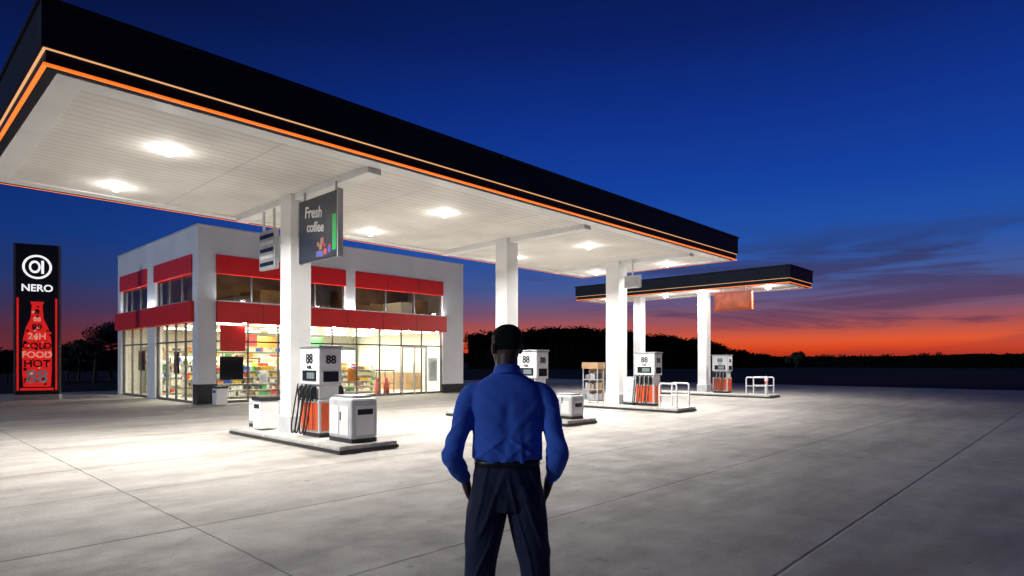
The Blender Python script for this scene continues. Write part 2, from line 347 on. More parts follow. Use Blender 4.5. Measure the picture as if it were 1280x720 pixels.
def mull(a0,a1,z0,z1,n,y=.14,mt='frame',th=.05):
    for i in range(n+1):
        xx=X(a0)+(X(a1)-X(a0))*i/n; fr.append((xx-th/2,xx+th/2,y-.04,y+.04,z0,z1,mt))
def mullw(b0,b1,z0,z1,n,x=.14,mt='frame',th=.05):
    for i in range(n+1):
        yy=Y(b0)+(Y(b1)-Y(b0))*i/n; fr.append((x-.04,x+.04,yy-th/2,yy+th/2,z0,z1,mt))
mull(9.26,14.75,3.9,4.95,4); mull(15.31,20.37,3.9,4.95,3)
mull(9.26,20.37,.1,3.1,9)
fr.append((X(9.28),X(20.35),.105,.175,2.35,2.41,'frame')); fr.append((X(9.28),X(20.35),.09,.19,.004,.1,'frame'))
fr.append((X(9.28),X(20.35),.105,.175,3.9,3.95,'frame'))
mullw(24.78,29.07,3.9,4.95,3); mullw(30.13,34.07,3.9,4.95,3); mullw(24.78,29.07,.1,3.1,4); mullw(30.13,34.07,.1,3.1,3)
for b0,b1 in((24.8,29.05),(30.15,34.05)): fr.append((.105,.175,Y(b0),Y(b1),2.35,2.41,'frame')); fr.append((.09,.19,Y(b0),Y(b1),.004,.1,'frame'))
boxes('window_frames',fr,st)
for i,(p,mt) in enumerate([([(X(9.23),.15,.05),(X(20.4),.15,.05),(X(20.4),.15,3.1),(X(9.23),.15,3.1)],'glass'),
  ([(X(9.23),.15,3.88),(X(20.4),.15,3.88),(X(20.4),.15,4.96),(X(9.23),.15,4.96)],'glass_dark'),
  ([(.15,Y(34.1),.05),(.15,Y(24.75),.05),(.15,Y(24.75),3.1),(.15,Y(34.1),3.1)],'glass'),
  ([(.15,Y(34.1),3.88),(.15,Y(24.75),3.88),(.15,Y(24.75),4.96),(.15,Y(34.1),4.96)],'glass_dark')]): quad('glazing_%d'%i,p,mt,st)
boxes('entrance_door',[(X(17.85),X(17.93),.0,.09,.02,2.35,'steel'),(X(18.6),X(18.66),.0,.09,.02,2.35,'steel'),(X(19.3),X(19.38),.0,.09,.02,2.35,'steel'),(X(17.93),X(19.3),.0,.09,2.27,2.345,'steel'),(X(18.5),X(18.53),-.05,-.01,.9,1.5,'steel'),(X(18.73),X(18.76),-.05,-.01,.9,1.5,'steel')],st)
boxes('floor',[(T,W-T,.3,DP-T,.0,.06,'floor')],st)
boxes('first_floor_slab',[(.3,W-T,.3,DP-T,3.15,3.85,'inwall')],st)
boxes('interior_walls',[(T,W-T,DP-T-.1,DP-T-.005,.06,3.15,'inwall'),(W-T-.1,W-T-.005,.3,DP-T-.1,.06,3.15,'inwall')],st)
boxes('upper_room_walls',[(T+.02,W-T-.11,4.3,4.4,3.85,5.9,'brown'),(X(15),X(15.1),.35,4.3,3.85,5.9,'brown'),(.3,W-T,.3,DP-T,5.9,5.98,'inwall')],st)
boxes('upper_room_items',[(X(9.6+i*1.15),X(9.6+i*1.15)+random.uniform(.3,.9),random.uniform(.8,3),4.2,3.85,3.85+random.uniform(.4,1.4),random.choice([M['brown'],M['inwall'],M['frame'],M['grey'],prod[6]])) for i in range(10)],st)
pl=[]
for i in range(7):
    for j in range(3): pl.append((X(9.6+i*1.65),X(10.7+i*1.65),1.2+j*2.8,1.45+j*2.8,3.1,3.145,'litpanel'))
boxes('ceiling_lights',pl,st)
for i in range(4):
    for j in range(2):
        area('store_light_%d%d'%(i,j),(X(10.5+i*2.9),2.0+j*4.2,3.0),1.2,170,(1,.93,.76),parent=st)
area('upper_light_0',(X(12),2,5.8),1.5,32,(1,.75,.5),parent=st); area('upper_light_1',(X(18),2,5.8),1.5,36,(1,.8,.58),parent=st)
area('added_facade_fill_south',(X(14.9),-.10,3.93),11,130,(1,.98,.96),rot=(math.radians(180-8),0,0),sy=.06,parent=st)  # added lamp to brighten the front wall; the fitting is invented
area('added_facade_fill_west',(-.10,Y(29.5),3.93),.06,52,(.9,.93,1),rot=(0,math.radians(180+8),0),sy=9,parent=st)  # same added brightening for the left wall
boxes('added_wash_strip',[(X(9.3),X(20.3),-.13,-.08,3.882,3.90,'wframe'),(-.13,-.08,Y(24.9),Y(34.2),3.882,3.90,'wframe')],st)  # invented strip where the added wash lamps sit; does not glow
sh=[];gd=[]
def shelf(x0,x1,y0,y1,h,nl):
    sh.append((x0,x1,(y0+y1)/2-.03,(y0+y1)/2+.03,.06,h,'inwall'))
    for l in range(nl):
        z=.15+l*(h-.1)/nl; sh.append((x0,x1,y0,y1,z,z+.03,'wframe'))
        for yy in (y0+.02,(y0+y1)/2+.05):
            x=x0+.03
            while x<x1-.2:
                m=random.choice(prod); k=random.randint(1,4); w_=random.uniform(.06,.13); hh=random.uniform(.1,(h-.1)/nl-.06)
                for q in range(k):
                    if x>x1-.15: break
                    if random.random()>.1: gd.append((x,x+w_-.015,yy,yy+.2,z+.031,z+.03+hh*random.uniform(.9,1),m))
                    x+=w_
for j,yy in enumerate((1.6,3.3,5.0,6.7)):
    shelf(1.2,4.6,yy,yy+.55,1.4+.15*j,5); shelf(5.6,9.0,yy,yy+.55,1.4+.15*j,5)
shelf(1.0,9.6,9.3,9.85,2.4,7)
boxes('shelves',sh,st); boxes('shelf_goods',gd,st)
boxes('fridge_wall',[(X(17.5),X(21.3),9.4,9.9,.06,2.5,'frame'),(X(17.6),X(21.2),9.37,9.399,.2,2.3,'fridge')]+[(X(17.6+i*.9)-.03,X(17.6+i*.9)+.03,9.33,9.369,.1,2.4,'frame') for i in range(5)],st)
boxes('counter',[(X(15.2),X(17.2),4.8,5.5,.06,1.05,'red'),(X(15.1),X(17.3),4.7,5.6,1.05,1.1,'wframe'),(X(15.5),X(15.9),4.9,5.2,1.1,1.45,'black'),(X(20.3),X(21.3),3,6,.06,1.0,'brown')],st)
boxes('menu_boards',[(X(11),X(12.6),4.0,4.05,2.3,2.85,prod[0]),(X(13.2),X(14.6),6.0,6.05,2.3,2.85,prod[5]),(X(15.6),X(17),5.9,5.95,2.2,2.9,prod[2])],st)
boxes('window_posters',[(X(9.4),X(10.35),.03,.06,2.0,2.98,'red'),(X(9.45),X(10.35),.2,.22,.9,1.8,'darkglass'),(X(11.0),X(11.35),.2,.22,.7,1.25,'ltext'),(X(15.0),X(15.4),.2,.22,.7,1.3,prod[5]),(X(19.6),X(20.2),.2,.22,.6,1.8,'ltext'),
  (.2,.22,2.6,3.2,1.1,2.0,'darkglass'),(.2,.22,7.0,7.9,1.2,2.1,'darkglass'),(.2,.22,5.2,5.5,.4,2.2,prod[5])],st)
for i,a in enumerate((10.3,12.3,14.2,16.2,18.2,20)):
    cyl('band_downlight_%d'%i,X(a),-.03,3.06,3.098,.06,'lamp',st)
for px,d in((275,22.5),(598,25)):
    x,y=gp(px,d); bin_(x,y,.004,1.0)
def gascage(px,d,n):
    x,y=gp(px,d); e=empty('gas_bottle_cage',(x,y,.004))
    fr_=[(0,n*.5,0,.03,z,z+.03,'grey') for z in(.05,.55,1.15)]+[(i*.5,i*.5+.03,-.01,.04,.0,1.2,'grey') for i in range(n+1)]+[(0,n*.5+.03,.04,.5,1.18,1.22,'grey')]
    boxes('cage',fr_,e)
    for i in range(n): cyl('bottle_%d'%i,.27+i*.5,.27,.06,.7,.15,'orange',e); cyl('bottle_neck_%d'%i,.27+i*.5,.27,.7,.82,.06,'orange',e)
gascage(470,28.6,2)
# ---------------------------------------------------------------- totem
x,y=gp(48,25.9)
tt=empty('totem_price_sign',(x,y,0),math.radians(-20))
hw=.76
boxes('plinth',[(-hw-.02,hw+.02,-.28,.28,0,.22,'conc')],tt,bevel=.02)
boxes('body',[(-hw,hw,-.2,.2,.22,6.5,'black')],tt,bevel=.03)
boxes('side_frames',[(-hw-.03,-hw+.04,-.23,-.2,.25,6.5,'frame'),(hw-.04,hw+.03,-.23,-.2,.25,6.5,'frame')],tt)
boxes('red_edges',[(-hw+.08,-hw+.14,-.235,-.205,.4,4.25,'redlit'),(hw-.14,hw-.08,-.235,-.205,.4,4.25,'redlit'),(-hw+.2,hw-.2,-.235,-.205,.4,.5,'redlit')],tt)
prof=[(.55,.46),(1.2,.50),(1.9,.50),(2.5,.48),(3.0,.38),(3.4,.22),(3.95,.18),(4.1,.24)]
vs=[(-r_,-.22,z_) for z_,r_ in prof]+[(r_,-.22,z_) for z_,r_ in reversed(prof)]
quad('bottle_print',vs,'redlit',tt)
words=[('88',.95,.75,'ltext'),('HOT',1.5,.42,'black'),('FOOD',1.88,.36,'pinklit'),('COLD',2.25,.36,'black'),('24H',2.65,.36,'pinklit'),('99',3.02,.36,'black'),('88',3.36,.26,'pinklit'),('&',3.68,.3,'black')]
for i,(wd_,z_,s_,m_) in enumerate(words): text('print_%d'%i,wd_,(0,-.24,z_),s_,m_,tt,face='-y')
pb=[]
for i in range(60):
    z_=random.uniform(.6,3.9); h_=.45 if z_<2.6 else .45-(z_-2.6)*.25; cx=random.uniform(-h_,h_); s=random.uniform(.012,.045)
    pb.append((cx-s,cx+s*random.uniform(1,2),-.228-.0001*i,-.222,z_-s,z_+s*random.uniform(1,2.5),random.choice(['black','black','pinklit','redlit'])))
boxes('print_flecks',pb,tt)
def ringmesh(name,r0,r1,h,mt,parent,loc,sx=1):
    me=D.meshes.new(name); vs=[];fs=[];n_=40
    for i in range(n_):
        t=2*math.pi*i/n_
        for rr in(r0,r1):
            for yy in(0,-h): vs.append((rr*math.cos(t)*sx,yy,rr*math.sin(t)))
    for i in range(n_):
        a=i*4;b=((i+1)%n_)*4
        fs+=[(a+1,b+1,b+3,a+3),(a,a+2,b+2,b),(a+2,a+3,b+3,b+2),(a,b,b+1,a+1)]
    me.from_pydata(vs,[],fs); me.materials.append(M[mt]); o=link(name,me,parent); o.location=loc; return o
ringmesh('logo_ring',.42,.50,.02,'wtext',tt,(0,-.205,5.55)); ringmesh('logo_inner',.17,.26,.02,'wtext',tt,(-.08,-.205,5.55),.75)
boxes('logo_bar',[(.14,.23,-.225,-.205,5.28,5.82,'wtext')],tt,bevel=.005)
text('name','NERO',(0,-.21,4.66),.40,'wtext',tt,face='-y',xs=1.0)
# ---------------------------------------------------------------- trees & hills
def leaves(bm,c,r,n,s,mats=2):
    for _ in range(n):
        u=Vector((random.gauss(0,1),random.gauss(0,1),random.gauss(0,1))); u.normalize(); u*=r*random.random()**.45
        p=Vector(c)+Vector((u.x,u.y,u.z*.8)); a=Vector((random.uniform(-1,1),random.uniform(-1,1),random.uniform(-1,1))).normalized(); b=a.orthogonal().normalized()
        ss=s*random.uniform(.5,1.3)
        vs=[bm.verts.new(p+a*ss),bm.verts.new(p+b*ss*.5),bm.verts.new(p-a*ss),bm.verts.new(p-b*ss*.5)]
        f=bm.faces.new(vs); f.material_index=random.randint(1,mats)
def branch(bm,p0,p1,r0,r1,n=7):
    d=(p1-p0).normalized(); u=d.orthogonal().normalized(); v=d.cross(u)
    a=[bm.verts.new(p0+(u*math.cos(t)+v*math.sin(t))*r0) for t in [2*math.pi*i/n for i in range(n)]]
    b=[bm.verts.new(p1+(u*math.cos(t)+v*math.sin(t))*r1) for t in [2*math.pi*i/n for i in range(n)]]
    for i in range(n): bm.faces.new((a[i],a[(i+1)%n],b[(i+1)%n],b[i]))
def tree(px,d,h,cr,ls=.11):
    x,y=gp(px,d); me=D.meshes.new('tree'); bm=bmesh.new()
    branch(bm,Vector((0,0,0)),Vector((.1,0,h*.45)),h*.035,h*.025); branch(bm,Vector((.1,0,h*.45)),Vector((0,.1,h*.85)),h*.025,h*.006)
    for i in range(11):
        t=random.uniform(.25,.85); an=random.uniform(0,6.28); L=cr*random.uniform(.5,1)*(1.15-t*.7)
        p0=Vector((.08,0,h*t)); p1=p0+Vector((math.cos(an)*L,math.sin(an)*L,h*random.uniform(.03,.16)))
        branch(bm,p0,p1,h*.012,h*.003,5); leaves(bm,p1,cr*random.uniform(.3,.5),260,ls)
    leaves(bm,(0,0,h*.88),cr*.45,300,ls)
    bm.to_mesh(me); bm.free()
    for t in('bark','leaf1','leaf2'): me.materials.append(M[t])
    o=link('tree',me); o.location=(x,y,0)
tree(118,46,4.2,1.9); tree(98,50,3.2,1.5); tree(138,52,4.6,2.0); tree(84,54,3.0,1.6); tree(8,46,2.3,1.3); tree(-40,44,3.5,1.8)
tree(995,150,3.6,2.2,.3)
def mass(name,pts,thick,nl,ls,jit,mt='hill'):
    me=D.meshes.new(name); bm=bmesh.new(); cols=[]
    N_=160
    for i in range(N_+1):
        t=i/N_*(len(pts)-1); k=min(int(t),len(pts)-2); f=t-k; f=f*f*(3-2*f)
        px=pts[k][0]*(1-(t-k))+pts[k+1][0]*(t-k); d=pts[k][1]*(1-f)+pts[k+1][1]*f; yt=pts[k][2]*(1-f)+pts[k+1][2]*f
        h=max(.5,1.6+(452-yt)/F*d); h+=jit*noise.noise(Vector((px*.05,d*.1,0)))+jit*.6*noise.noise(Vector((px*.21,3,0)))
        row=[]
        for (dd,hh) in((-thick,0),(-thick*.4,.6),(0,1),(thick*.5,.7),(thick,0)):
            X_,Y_=gp(px,d+dd); row.append(bm.verts.new((X_,Y_,h*hh-.1)))
        cols.append((row,px,d,h))
    for i in range(N_):
        for j in range(4): bm.faces.new((cols[i][0][j],cols[i+1][0][j],cols[i+1][0][j+1],cols[i][0][j+1]))
    for _ in range(nl):
        i=random.randrange(N_); row,px,d,h=cols[i]; X_,Y_=gp(px+random.uniform(-3,3),d+random.uniform(-thick*.5,thick*.2))
        leaves(bm,(X_,Y_,h*random.uniform(.55,.97)),ls*3.2,10,ls)
    bm.to_mesh(me); bm.free()
    for t in(mt,'fol','fol'): me.materials.append(M[t])
    link(name,me)
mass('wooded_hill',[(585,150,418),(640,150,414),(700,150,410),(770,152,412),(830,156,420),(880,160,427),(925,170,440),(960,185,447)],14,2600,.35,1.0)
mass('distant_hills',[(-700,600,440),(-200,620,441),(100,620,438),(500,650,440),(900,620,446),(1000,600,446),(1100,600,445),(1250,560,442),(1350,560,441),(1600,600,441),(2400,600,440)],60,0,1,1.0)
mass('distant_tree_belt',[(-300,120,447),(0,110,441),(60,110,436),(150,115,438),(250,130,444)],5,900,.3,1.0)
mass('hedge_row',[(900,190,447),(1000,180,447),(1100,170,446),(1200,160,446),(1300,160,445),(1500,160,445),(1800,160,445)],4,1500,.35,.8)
# ---------------------------------------------------------------- man
def loft_rings(bm,rings):
    prev=None
    for r in rings:
        vs=[bm.verts.new(p) for p in r]
        if prev:
            n_=len(vs)
            for i in range(n_): bm.faces.new((prev[i],prev[(i+1)%n_],vs[(i+1)%n_],vs[i]))
        else: bm.faces.new(list(reversed(vs)))
        prev=vs
    bm.faces.new(prev)
def hring(cx,cy,z,rx,ry,n_=28,e=2.3,tilt=0):
    out=[]
    for i in range(n_):
        t=2*math.pi*i/n_; c,s=math.cos(t),math.sin(t)
        x=math.copysign(abs(c)**(2/e),c)*rx; y=math.copysign(abs(s)**(2/e),s)*ry
        out.append(Vector((cx+x,cy+y,z+tilt*y)))
    return out
def limb(path,n_=18):
    P=[Vector(p[0]) for p in path]; Ra=[p[1] for p in path]; Rb=[p[2] for p in path]
    rs=[]
    def cr(a,b,c,d,t): return .5*((2*b)+(c-a)*t+(2*a-5*b+4*c-d)*t*t+(3*b-a-3*c+d)*t**3)
    pts=[]
    for i in range(len(P)-1):
        i0=max(i-1,0);i3=min(i+2,len(P)-1)
        for k in range(5):
            t=k/5; pts.append((cr(P[i0],P[i],P[i+1],P[i3],t),cr(Ra[i0],Ra[i],Ra[i+1],Ra[i3],t),cr(Rb[i0],Rb[i],Rb[i+1],Rb[i3],t)))
    pts.append((P[-1],Ra[-1],Rb[-1]))
    for i,(p,a,b) in enumerate(pts):
        d=(pts[min(i+1,len(pts)-1)][0]-pts[max(i-1,0)][0]).normalized()
        u=Vector((1,0,0)); u=(u-d*u.dot(d)); 
        if u.length<.1: u=Vector((0,0,1))-d*d.z
        u.normalize(); v=d.cross(u)
        rs.append([p+u*math.cos(2*math.pi*k/n_)*a+v*math.sin(2*math.pi*k/n_)*b for k in range(n_)])
    p,a,b=pts[0]; d=(pts[0][0]-pts[1][0]).normalized(); c0=[p+d*min(a,b)*.6+(q-p)*.6 for q in rs[0]]
    p,a,b=pts[-1]; d=(pts[-1][0]-pts[-2][0]).normalized(); c1=[p+d*min(a,b)*.6+(q-p)*.6 for q in rs[-1]]
    return [c0]+rs+[c1]
parts={}
def part(k):
    if k not in parts: parts[k]=bmesh.new()
    return parts[k]
b=part('shirt')
loft_rings(b,[hring(0,0.0,z,rx,ry,36,e=2.5) for z,rx,ry in[(1.02,.160,.113),(1.06,.168,.117),(1.085,.190,.134),(1.12,.192,.134),(1.2,.186,.124),(1.29,.192,.124),(1.37,.202,.126),(1.42,.206,.122),(1.452,.200,.114),(1.478,.176,.104),(1.50,.142,.094),(1.52,.108,.084),(1.54,.080,.076),(1.56,.072,.070)]])
for s in(-1,1):
    ex=.288 if s<0 else .268
    loft_rings(b,limb([(Vector((s*.12,0,1.435)),.055,.07),(Vector((s*.188,-.003,1.425)),.060,.070),(Vector((s*.224,-.012,1.36)),.060,.068),(Vector((s*.248,-.035,1.24)),.057,.062),(Vector((s*ex,-.065,1.115)),.053,.057),(Vector((s*(ex-.006),-.03,1.05)),.052,.054),(Vector((s*.254,.03,.985)),.044,.046),(Vector((s*.238,.06,.953)),.037,.037)]))
b=part('trousers')
loft_rings(b,[hring(0,-.0,z,rx,ry,36,e=2.4) for z,rx,ry in[(1.065,.166,.118),(1.03,.172,.121),(.98,.182,.127),(.92,.192,.133),(.86,.194,.130),(.80,.178,.115)]])
for s in(-1,1):
    loft_rings(b,limb([(Vector((s*.092,-.005,.92)),.100,.122),(Vector((s*.108,-.003,.80)),.107,.118),(Vector((s*.128,.0,.66)),.099,.105),(Vector((s*.148,.01,.50)),.087,.092),(Vector((s*.160,-.005,.34)),.080,.088),(Vector((s*.170,-.01,.2)),.074,.084),(Vector((s*.175,-.0,.07)),.074,.088)],22))
    loft_rings(b,limb([(Vector((s*.085,-.035,.98)),.06,.06),(Vector((s*.088,-.050,.90)),.085,.085),(Vector((s*.095,-.035,.82)),.07,.075)]))
b=part('skin')
loft_rings(b,limb([(Vector((0,-.012,1.48)),.060,.062),(Vector((0,-.010,1.55)),.058,.060),(Vector((0,.002,1.62)),.058,.064)]))
def hand(b,s):
    w=Vector((s*.232,.068,.935)); 
    palm=w+Vector((-s*.012,.022,-.055))
    loft_rings(b,limb([(w+Vector((s*.004,-.012,.025)),.028,.027),(w,.027,.025),(palm,.022,.042),(palm+Vector((-s*.008,.006,-.035)),.017,.043)]))
    kn=palm+Vector((-s*.008,.006,-.035))
    for i,l in enumerate((.072,.08,.075,.058)):
        o=.032-i*.021
        p0=kn+Vector((0,o,0)); p1=p0+Vector((-s*.004,.006,-l*.5)); p2=p1+Vector((-s*.014,.006,-l*.34)); p3=p2+Vector((-s*.014,.002,-l*.2))
        loft_rings(b,limb([(p0+Vector((0,0,.02)),.0095,.0095),(p1,.009,.009),(p2,.0085,.0085),(p3,.0075,.0075)],10))
    t0=w+Vector((-s*.008,.035,-.03)); t1=t0+Vector((-s*.004,.035,-.03)); t2=t1+Vector((-s*.004,.018,-.035))
    loft_rings(b,limb([(t0,.013,.013),(t1,.011,.011),(t2,.009,.009)],10))
for s in(-1,1): hand(b,s)
HZ=1.562; hr=Matrix.Translation((0,.012,HZ))@Matrix.Rotation(math.radians(24),4,'Z')@Matrix.Rotation(math.radians(-3),4,'X')
def H(rings): return [[hr@p for p in r] for r in rings]
b=part('head')
def hz(z,rx,ryf,ryb,cy=0,n_=32):
    out=[]
    for i in range(n_):
        t=2*math.pi*i/n_; c,s=math.cos(t),math.sin(t); ry=ryf if s>0 else ryb
        out.append(Vector((c*rx,cy+s*ry,z)))
    return out
loft_rings(b,H([hz(-.004,.022,.02,.03,.062),hz(.006,.036,.032,.05,.052),hz(.025,.05,.052,.07,.04),hz(.05,.060,.068,.095,.026),hz(.08,.067,.078,.108,.018),hz(.11,.073,.084,.115,.012),hz(.14,.077,.088,.118,.008),hz(.17,.077,.086,.115,.004),hz(.195,.070,.076,.102,0),hz(.215,.055,.058,.08,-.004),hz(.229,.032,.034,.045,-.006),hz(.234,.012,.012,.015,-.006)]))
def ell(b,c,r,M4,n_=12):
    m=bmesh.ops.create_uvsphere(b,u_segments=n_*2,v_segments=n_,radius=1)
    for v in m['verts']: v.co=M4@Vector((c[0]+v.co.x*r[0],c[1]+v.co.y*r[1],c[2]+v.co.z*r[2]))
loft_rings(b,H(limb([(Vector((0,.088,.125)),.009,.010),(Vector((0,.104,.095)),.012,.013),(Vector((0,.108,.078)),.018,.014)],12)))
ell(b,(0,.098,.075),(.021,.013,.010),hr); ell(b,(.024,.078,.133),(.026,.014,.008),hr); ell(b,(-.024,.078,.133),(.026,.014,.008),hr)
ell(b,(0,.089,.050),(.026,.012,.007),hr); ell(b,(0,.087,.039),(.023,.012,.008),hr); ell(b,(0,.072,.012),(.022,.018,.016),hr)
for s in(-1,1):
    ell(b,(s*.080,-.002,.105),(.011,.020,.033),hr); ell(b,(s*.087,-.012,.112),(.008,.013,.022),hr)
    ell(b,(s*.042,.058,.088),(.024,.024,.022),hr)
bv={k:BVHTree.FromBMesh(v) for k,v in parts.items()}
al=bmesh.new()
for k,v in parts.items():
    bmesh.ops.recalc_face_normals(v,faces=v.faces[:])
    tm=D.meshes.new('t'); v.to_mesh(tm); al.from_mesh(tm)
tm=D.meshes.new('tmp'); al.to_mesh(tm); al.free()
to=D.objects.new('tmp',tm); C.collection.objects.link(to)
md=to.modifiers.new('r','REMESH'); md.mode='VOXEL'; md.voxel_size=.005; md.adaptivity=0
dg=C.evaluated_depsgraph_get(); me=D.meshes.new_from_object(to.evaluated_get(dg)); D.objects.remove(to)
bm=bmesh.new(); bm.from_mesh(me)
for it in range(14):
    vv=[v for v in bm.verts if v.co.z>.9 and v.co.z<1.53 and not(v.co.z<.99 and v.co.y>.03)] if it>2 else bm.verts
    bmesh.ops.smooth_vert(bm,verts=vv,factor=.5,use_axis_x=True,use_axis_y=True,use_axis_z=True)
ih=hr.inverted()
names=['shirt','trousers','skin','head']
bm.normal_update()
def cls(p):
    best=min(((bv[k].find_nearest(p)[3] or 9),k) for k in names)[1]
    if best in('shirt','trousers') and abs(p.x)<.195 and p.z>1.0: best='shirt' if p.z>1.062 else 'trousers'
    return best
def ridge(x,y,z,s=0,w=.16):
    n_=abs(noise.noise(Vector((x,y,z+s)))); return math.exp(-(n_/w)**2)
vc={}
for v in bm.verts:
    k=cls(v.co); vc[v.index]=k; p=v.co
    if k=='shirt':
        ax=abs(p.x); sg_=1 if p.x>0 else -1
        arm=min(1,max(0,(ax-.185)/.03)) if p.z<1.38 else 0
        low=max(0,min(1,1-(p.z-1.07)/.20))
        lowr=min(1,max(0,(1.47-p.z)/.12))
        g1=ridge(p.x*12+p.z*2.5*sg_,p.y*4,p.z*2.6,0,.2)*low*.011
        g2=(ridge(ax*6+p.z*8,p.y*2,p.z*3,5,.22)*.6+ridge(ax*9-p.z*9,p.y*2,p.z*2,15,.2)*.4)*.010*lowr*min(1,ax/.05+.35)
        elb=math.exp(-((p.z-1.11)/.10)**2)
        g3=(ridge(p.x*4,p.y*4,p.z*12+p.y*8+ax*7,9,.2)*(.004+.011*elb))
        g4=noise.noise(Vector((p.x*6,p.y*6,p.z*6)))*.007*lowr
        g5=noise.noise(Vector((p.x*22+3,p.y*22,p.z*16)))*.003*lowr
        dz=(g1+g2)*(1-arm)+g3*arm+g4+g5-.004
        if p.y<0: dz-=.007*math.exp(-(p.x/.04)**2)*max(0,min(1,(1.42-p.z)/.1))*max(0,min(1,(p.z-1.1)/.1))*(1-arm)
        v.co=p+v.normal*dz
    elif k=='trousers':
        f=ridge(p.x*7,p.y*5,p.z*5+abs(p.x)*11)
        v.co=p+v.normal*(.008*f-.003)
    elif k=='head':
        l=ih@p
        hair=(l.z>.095+max(0,l.y+.01)*.9 and l.y<.02) or l.z>.178-max(0,.02-l.y)*.2
        if hair and abs(l.x)<.079: v.co=p+v.normal*(.004+.0015*noise.noise(p*180))
for f in bm.faces:
    f.smooth=True
    ks=[vc[v.index] for v in f.verts]; k=max(set(ks),key=ks.count)
    if k=='head':
        l=ih@f.calc_center_median()
        hair=(l.z>.095+max(0,l.y+.01)*.9 and l.y<.02 and not (abs(l.x)>.079)) or l.z>.178-max(0,.02-l.y)*.2
        f.material_index=3 if hair else 2
        if abs(l.x)<.025 and l.y>.085 and .03<l.z<.058: f.material_index=4
    else: f.material_index=names.index(k)
me=D.meshes.new('man'); bm.to_mesh(me); bm.free()
M['shirt']=mat('blue_shirt_cotton',(.07,.17,.66),.8,var=.10,scale=8,bump=.4,bscale=12,bdist=.016,spec=.25)
M['trouser']=mat('dark_trouser_wool',(.014,.018,.050),.8,var=.2,scale=30,bump=.4,bscale=12,bdist=.015)
M['skin']=mat('skin',(.085,.043,.028),.5,var=.12,scale=40)
M['hair']=mat('black_hair',(.006,.0055,.005),.8,bump=.8,bscale=500,spec=.2)
M['lips']=mat('lips',(.09,.035,.03),.45)
for t in('shirt','trouser','skin','hair','lips'): me.materials.append(M[t])
mx,my=gp(634,3.35)
man=link('man',me); man.location=(mx,my,.004); man.rotation_euler=(0,0,math.atan2(FY,FX)-math.pi/2)
def bmobj(name,bm_,mt,parent,smooth=True):
    bmesh.ops.recalc_face_normals(bm_,faces=bm_.faces[:]); m_=D.meshes.new(name); bm_.to_mesh(m_); bm_.free(); m_.materials.append(M[mt])
    for p in m_.polygons: p.use_smooth=smooth
    return link(name,m_,parent)
t=bmesh.new(); loft_rings(t,[hring(0,0,z,rx,ry,40,2.5) for z,rx,ry in[(1.038,.170,.120),(1.040,.179,.128),(1.074,.179,.128),(1.076,.168,.118)]]); bmobj('belt',t,'black',man)
t=bmesh.new(); prof_=[(.062,.0),(.066,.050),(.069,.052),(.080,.012),(.078,.004)]; rows=[]
for i in range(41):
    th=math.radians(-90-165+330*i/40); fr_f=(1+math.sin(th))/2
    rows.append([t.verts.new((math.cos(th)*r_*1.0,-.006+math.sin(th)*(r_+.004),1.532-fr_f*.028+z_-(.012*fr_f if r_>.075 else 0))) for r_,z_ in prof_])
for i in range(40):
    for j in range(5): t.faces.new((rows[i][j],rows[i+1][j],rows[i+1][(j+1)%5],rows[i][(j+1)%5]))
t.faces.new(rows[0]); t.faces.new(list(reversed(rows[-1]))); bmobj('collar',t,'shirt',man)
for s in(-1,1):
    t=bmesh.new()
    rr=[]
    for y_,w_,h_ in[(-.10,.02,.04),(-.095,.034,.075),(-.06,.04,.1),(0,.040,.105),(.05,.046,.075),(.10,.052,.055),(.15,.048,.045),(.185,.03,.035),(.195,.012,.02)]:
        rr.append([Vector((s*.178+math.copysign(abs(math.cos(a))**.8,math.cos(a))*w_+s*max(0,y_)*.15,y_,max(.0,h_*.5+math.copysign(abs(math.sin(a))**.7,math.sin(a))*h_*.5))) for a in [2*math.pi*i/20 for i in range(20)]])
    loft_rings(t,rr); bmobj('shoe',t,'black',man)
    t=bmesh.new(); ell(t,(s*.030,.083,.118),(.012,.012,.010),hr); bmobj('eye',t,'ltext',man)
    t=bmesh.new(); ell(t,(s*.030,.0935,.118),(.005,.003,.005),hr); bmobj('iris',t,'black',man)
# ---------------------------------------------------------------- world
wd=D.worlds.new('World'); C.scene.world=wd; wd.use_nodes=True; nt=wd.node_tree; nt.nodes.clear(); N=nt.nodes.new; L=nt.links
out=N('ShaderNodeOutputWorld'); tc=N('ShaderNodeTexCoord'); sp=N('ShaderNodeSeparateXYZ'); L.new(tc.outputs['Generated'],sp.inputs[0])
def mth(op,a,b_=None):
    n=N('ShaderNodeMath'); n.operation=op
    for i,v in enumerate((a,b_)):
        if v is None: continue
        if isinstance(v,(int,float)): n.inputs[i].default_value=v
        else: L.new(v,n.inputs[i])
    return n.outputs[0]
def mrg(x,a,b_,c,d,sm=False):
    r=N('ShaderNodeMapRange'); 
    if sm: r.interpolation_type='SMOOTHSTEP'
    for i,v in enumerate((a,b_,c,d)): r.inputs[i+1].default_value=v
    L.new(x,r.inputs[0]); return r.outputs[0]
zf=mth('DIVIDE',sp.outputs['Z'],.6)
def ramp(st_):
    r=N('ShaderNodeValToRGB'); L.new(zf,r.inputs[0])
    el=r.color_ramp.elements
    while len(el)>1: el.remove(el[-1])
    for i,(z,c) in enumerate(st_):
        e=el[0] if i==0 else el.new(z/.6)
        e.position=z/.6; e.color=s2l(c)
    return r.outputs[0]
RA=ramp([(0,(150,36,24)),(.018,(214,66,30)),(.032,(222,86,50)),(.050,(176,80,76)),(.076,(118,80,108)),(.112,(66,86,145)),(.17,(28,80,166)),(.26,(12,62,158)),(.36,(8,46,136)),(.46,(5,29,100)),(.58,(4,16,66))])
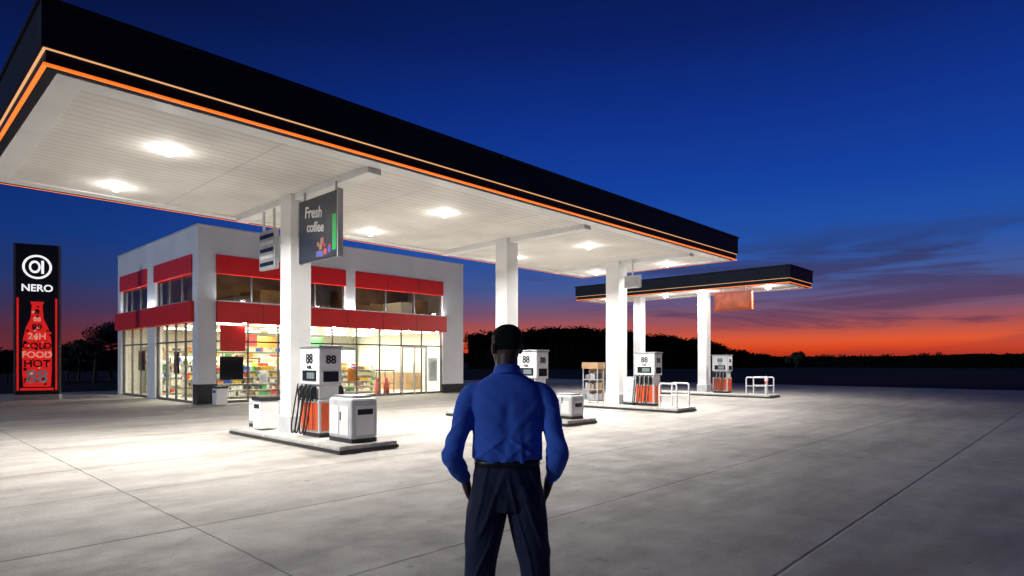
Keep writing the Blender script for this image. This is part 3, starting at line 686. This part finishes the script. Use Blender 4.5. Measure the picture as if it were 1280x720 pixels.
RB=ramp([(0,(112,40,45)),(.04,(86,42,58)),(.07,(56,46,82)),(.11,(32,52,106)),(.17,(14,50,120)),(.25,(8,42,114)),(.36,(5,26,84)),(.46,(4,14,50)),(.58,(3,9,34))])
hl=mth('SQRT',mth('ADD',mth('MULTIPLY',sp.outputs['X'],sp.outputs['X']),mth('MULTIPLY',sp.outputs['Y'],sp.outputs['Y'])))
az=mth('DIVIDE',mth('ADD',mth('MULTIPLY',sp.outputs['X'],.985),mth('MULTIPLY',sp.outputs['Y'],.173)),mth('MAXIMUM',hl,.001))
af=mrg(az,.25,.93,0,1,True)
def mix(f,a,b_,mode='MIX'):
    m=N('ShaderNodeMix'); m.data_type='RGBA'; m.blend_type=mode
    for sck,v in((m.inputs[0],f),(m.inputs[6],a),(m.inputs[7],b_)):
        if isinstance(v,(float,int)): sck.default_value=v
        elif isinstance(v,tuple): sck.default_value=v
        else: L.new(v,sck)
    return m.outputs[2]
sky=mix(af,RB,RA)
mp=N('ShaderNodeMapping'); mp.inputs['Scale'].default_value=(1.6,1.6,15); mp.inputs['Rotation'].default_value=(.03,.02,0); mp.inputs['Location'].default_value=(.35,.2,.4); L.new(tc.outputs['Generated'],mp.inputs[0])
nz=N('ShaderNodeTexNoise'); nz.inputs['Scale'].default_value=1.7; nz.inputs['Detail'].default_value=8; nz.inputs['Roughness'].default_value=.6; nz.inputs['Distortion'].default_value=.5; L.new(mp.outputs[0],nz.inputs[0])
cl=mrg(nz.outputs[0],.48,.63,0,1,True)
band=mth('MULTIPLY',mrg(sp.outputs['Z'],.02,.06,.35,1),mrg(sp.outputs['Z'],.15,.21,1,0))
cf=mth('MULTIPLY',mth('MULTIPLY',cl,band),mth('MULTIPLY',mrg(az,.80,.97,.15,1,True),.8))
cc=N('ShaderNodeValToRGB'); L.new(zf,cc.inputs[0]); e=cc.color_ramp.elements; e[0].position=0; e[0].color=s2l((120,45,50)); e[1].position=.25; e[1].color=s2l((40,50,98)); e2=e.new(.12); e2.color=s2l((84,54,88))
sky=mix(cf,sky,cc.outputs[0])
ns=N('ShaderNodeTexSky'); ns.sky_type='NISHITA'; ns.sun_disc=False; ns.sun_elevation=math.radians(-4); ns.sun_rotation=math.radians(80)
bg=N('ShaderNodeBackground'); L.new(sky,bg.inputs[0]); bg.inputs[1].default_value=1
bg2=N('ShaderNodeBackground'); L.new(ns.outputs[0],bg2.inputs[0]); bg2.inputs[1].default_value=.05
ad=N('ShaderNodeAddShader'); L.new(bg.outputs[0],ad.inputs[0]); L.new(bg2.outputs[0],ad.inputs[1]); L.new(ad.outputs[0],out.inputs[0])
sl=D.lights.new('added_fill_sun','SUN'); sl.energy=.85; sl.angle=math.radians(8); sl.color=(.68,.82,1)  # added bluish fill on the man's back, standing in for ambient light
so=D.objects.new('added_fill_sun',sl); C.collection.objects.link(so)
dirv=Vector((.93,-.36,-.24)).normalized(); so.rotation_euler=dirv.to_track_quat('-Z','Y').to_euler()
# ---------------------------------------------------------------- camera
cam=D.cameras.new('camera'); cam.lens=F/1280*36; cam.sensor_width=36; cam.shift_y=(452-360)/1280; cam.clip_end=8000; cam.clip_start=.05
co=D.objects.new('camera',cam); C.collection.objects.link(co); co.location=(0,0,1.6); co.rotation_euler=(math.pi/2,0,math.atan2(FY,FX)-math.pi/2)
C.scene.camera=co
C.scene.view_settings.view_transform='Standard'; C.scene.view_settings.look='None'; C.scene.view_settings.exposure=0
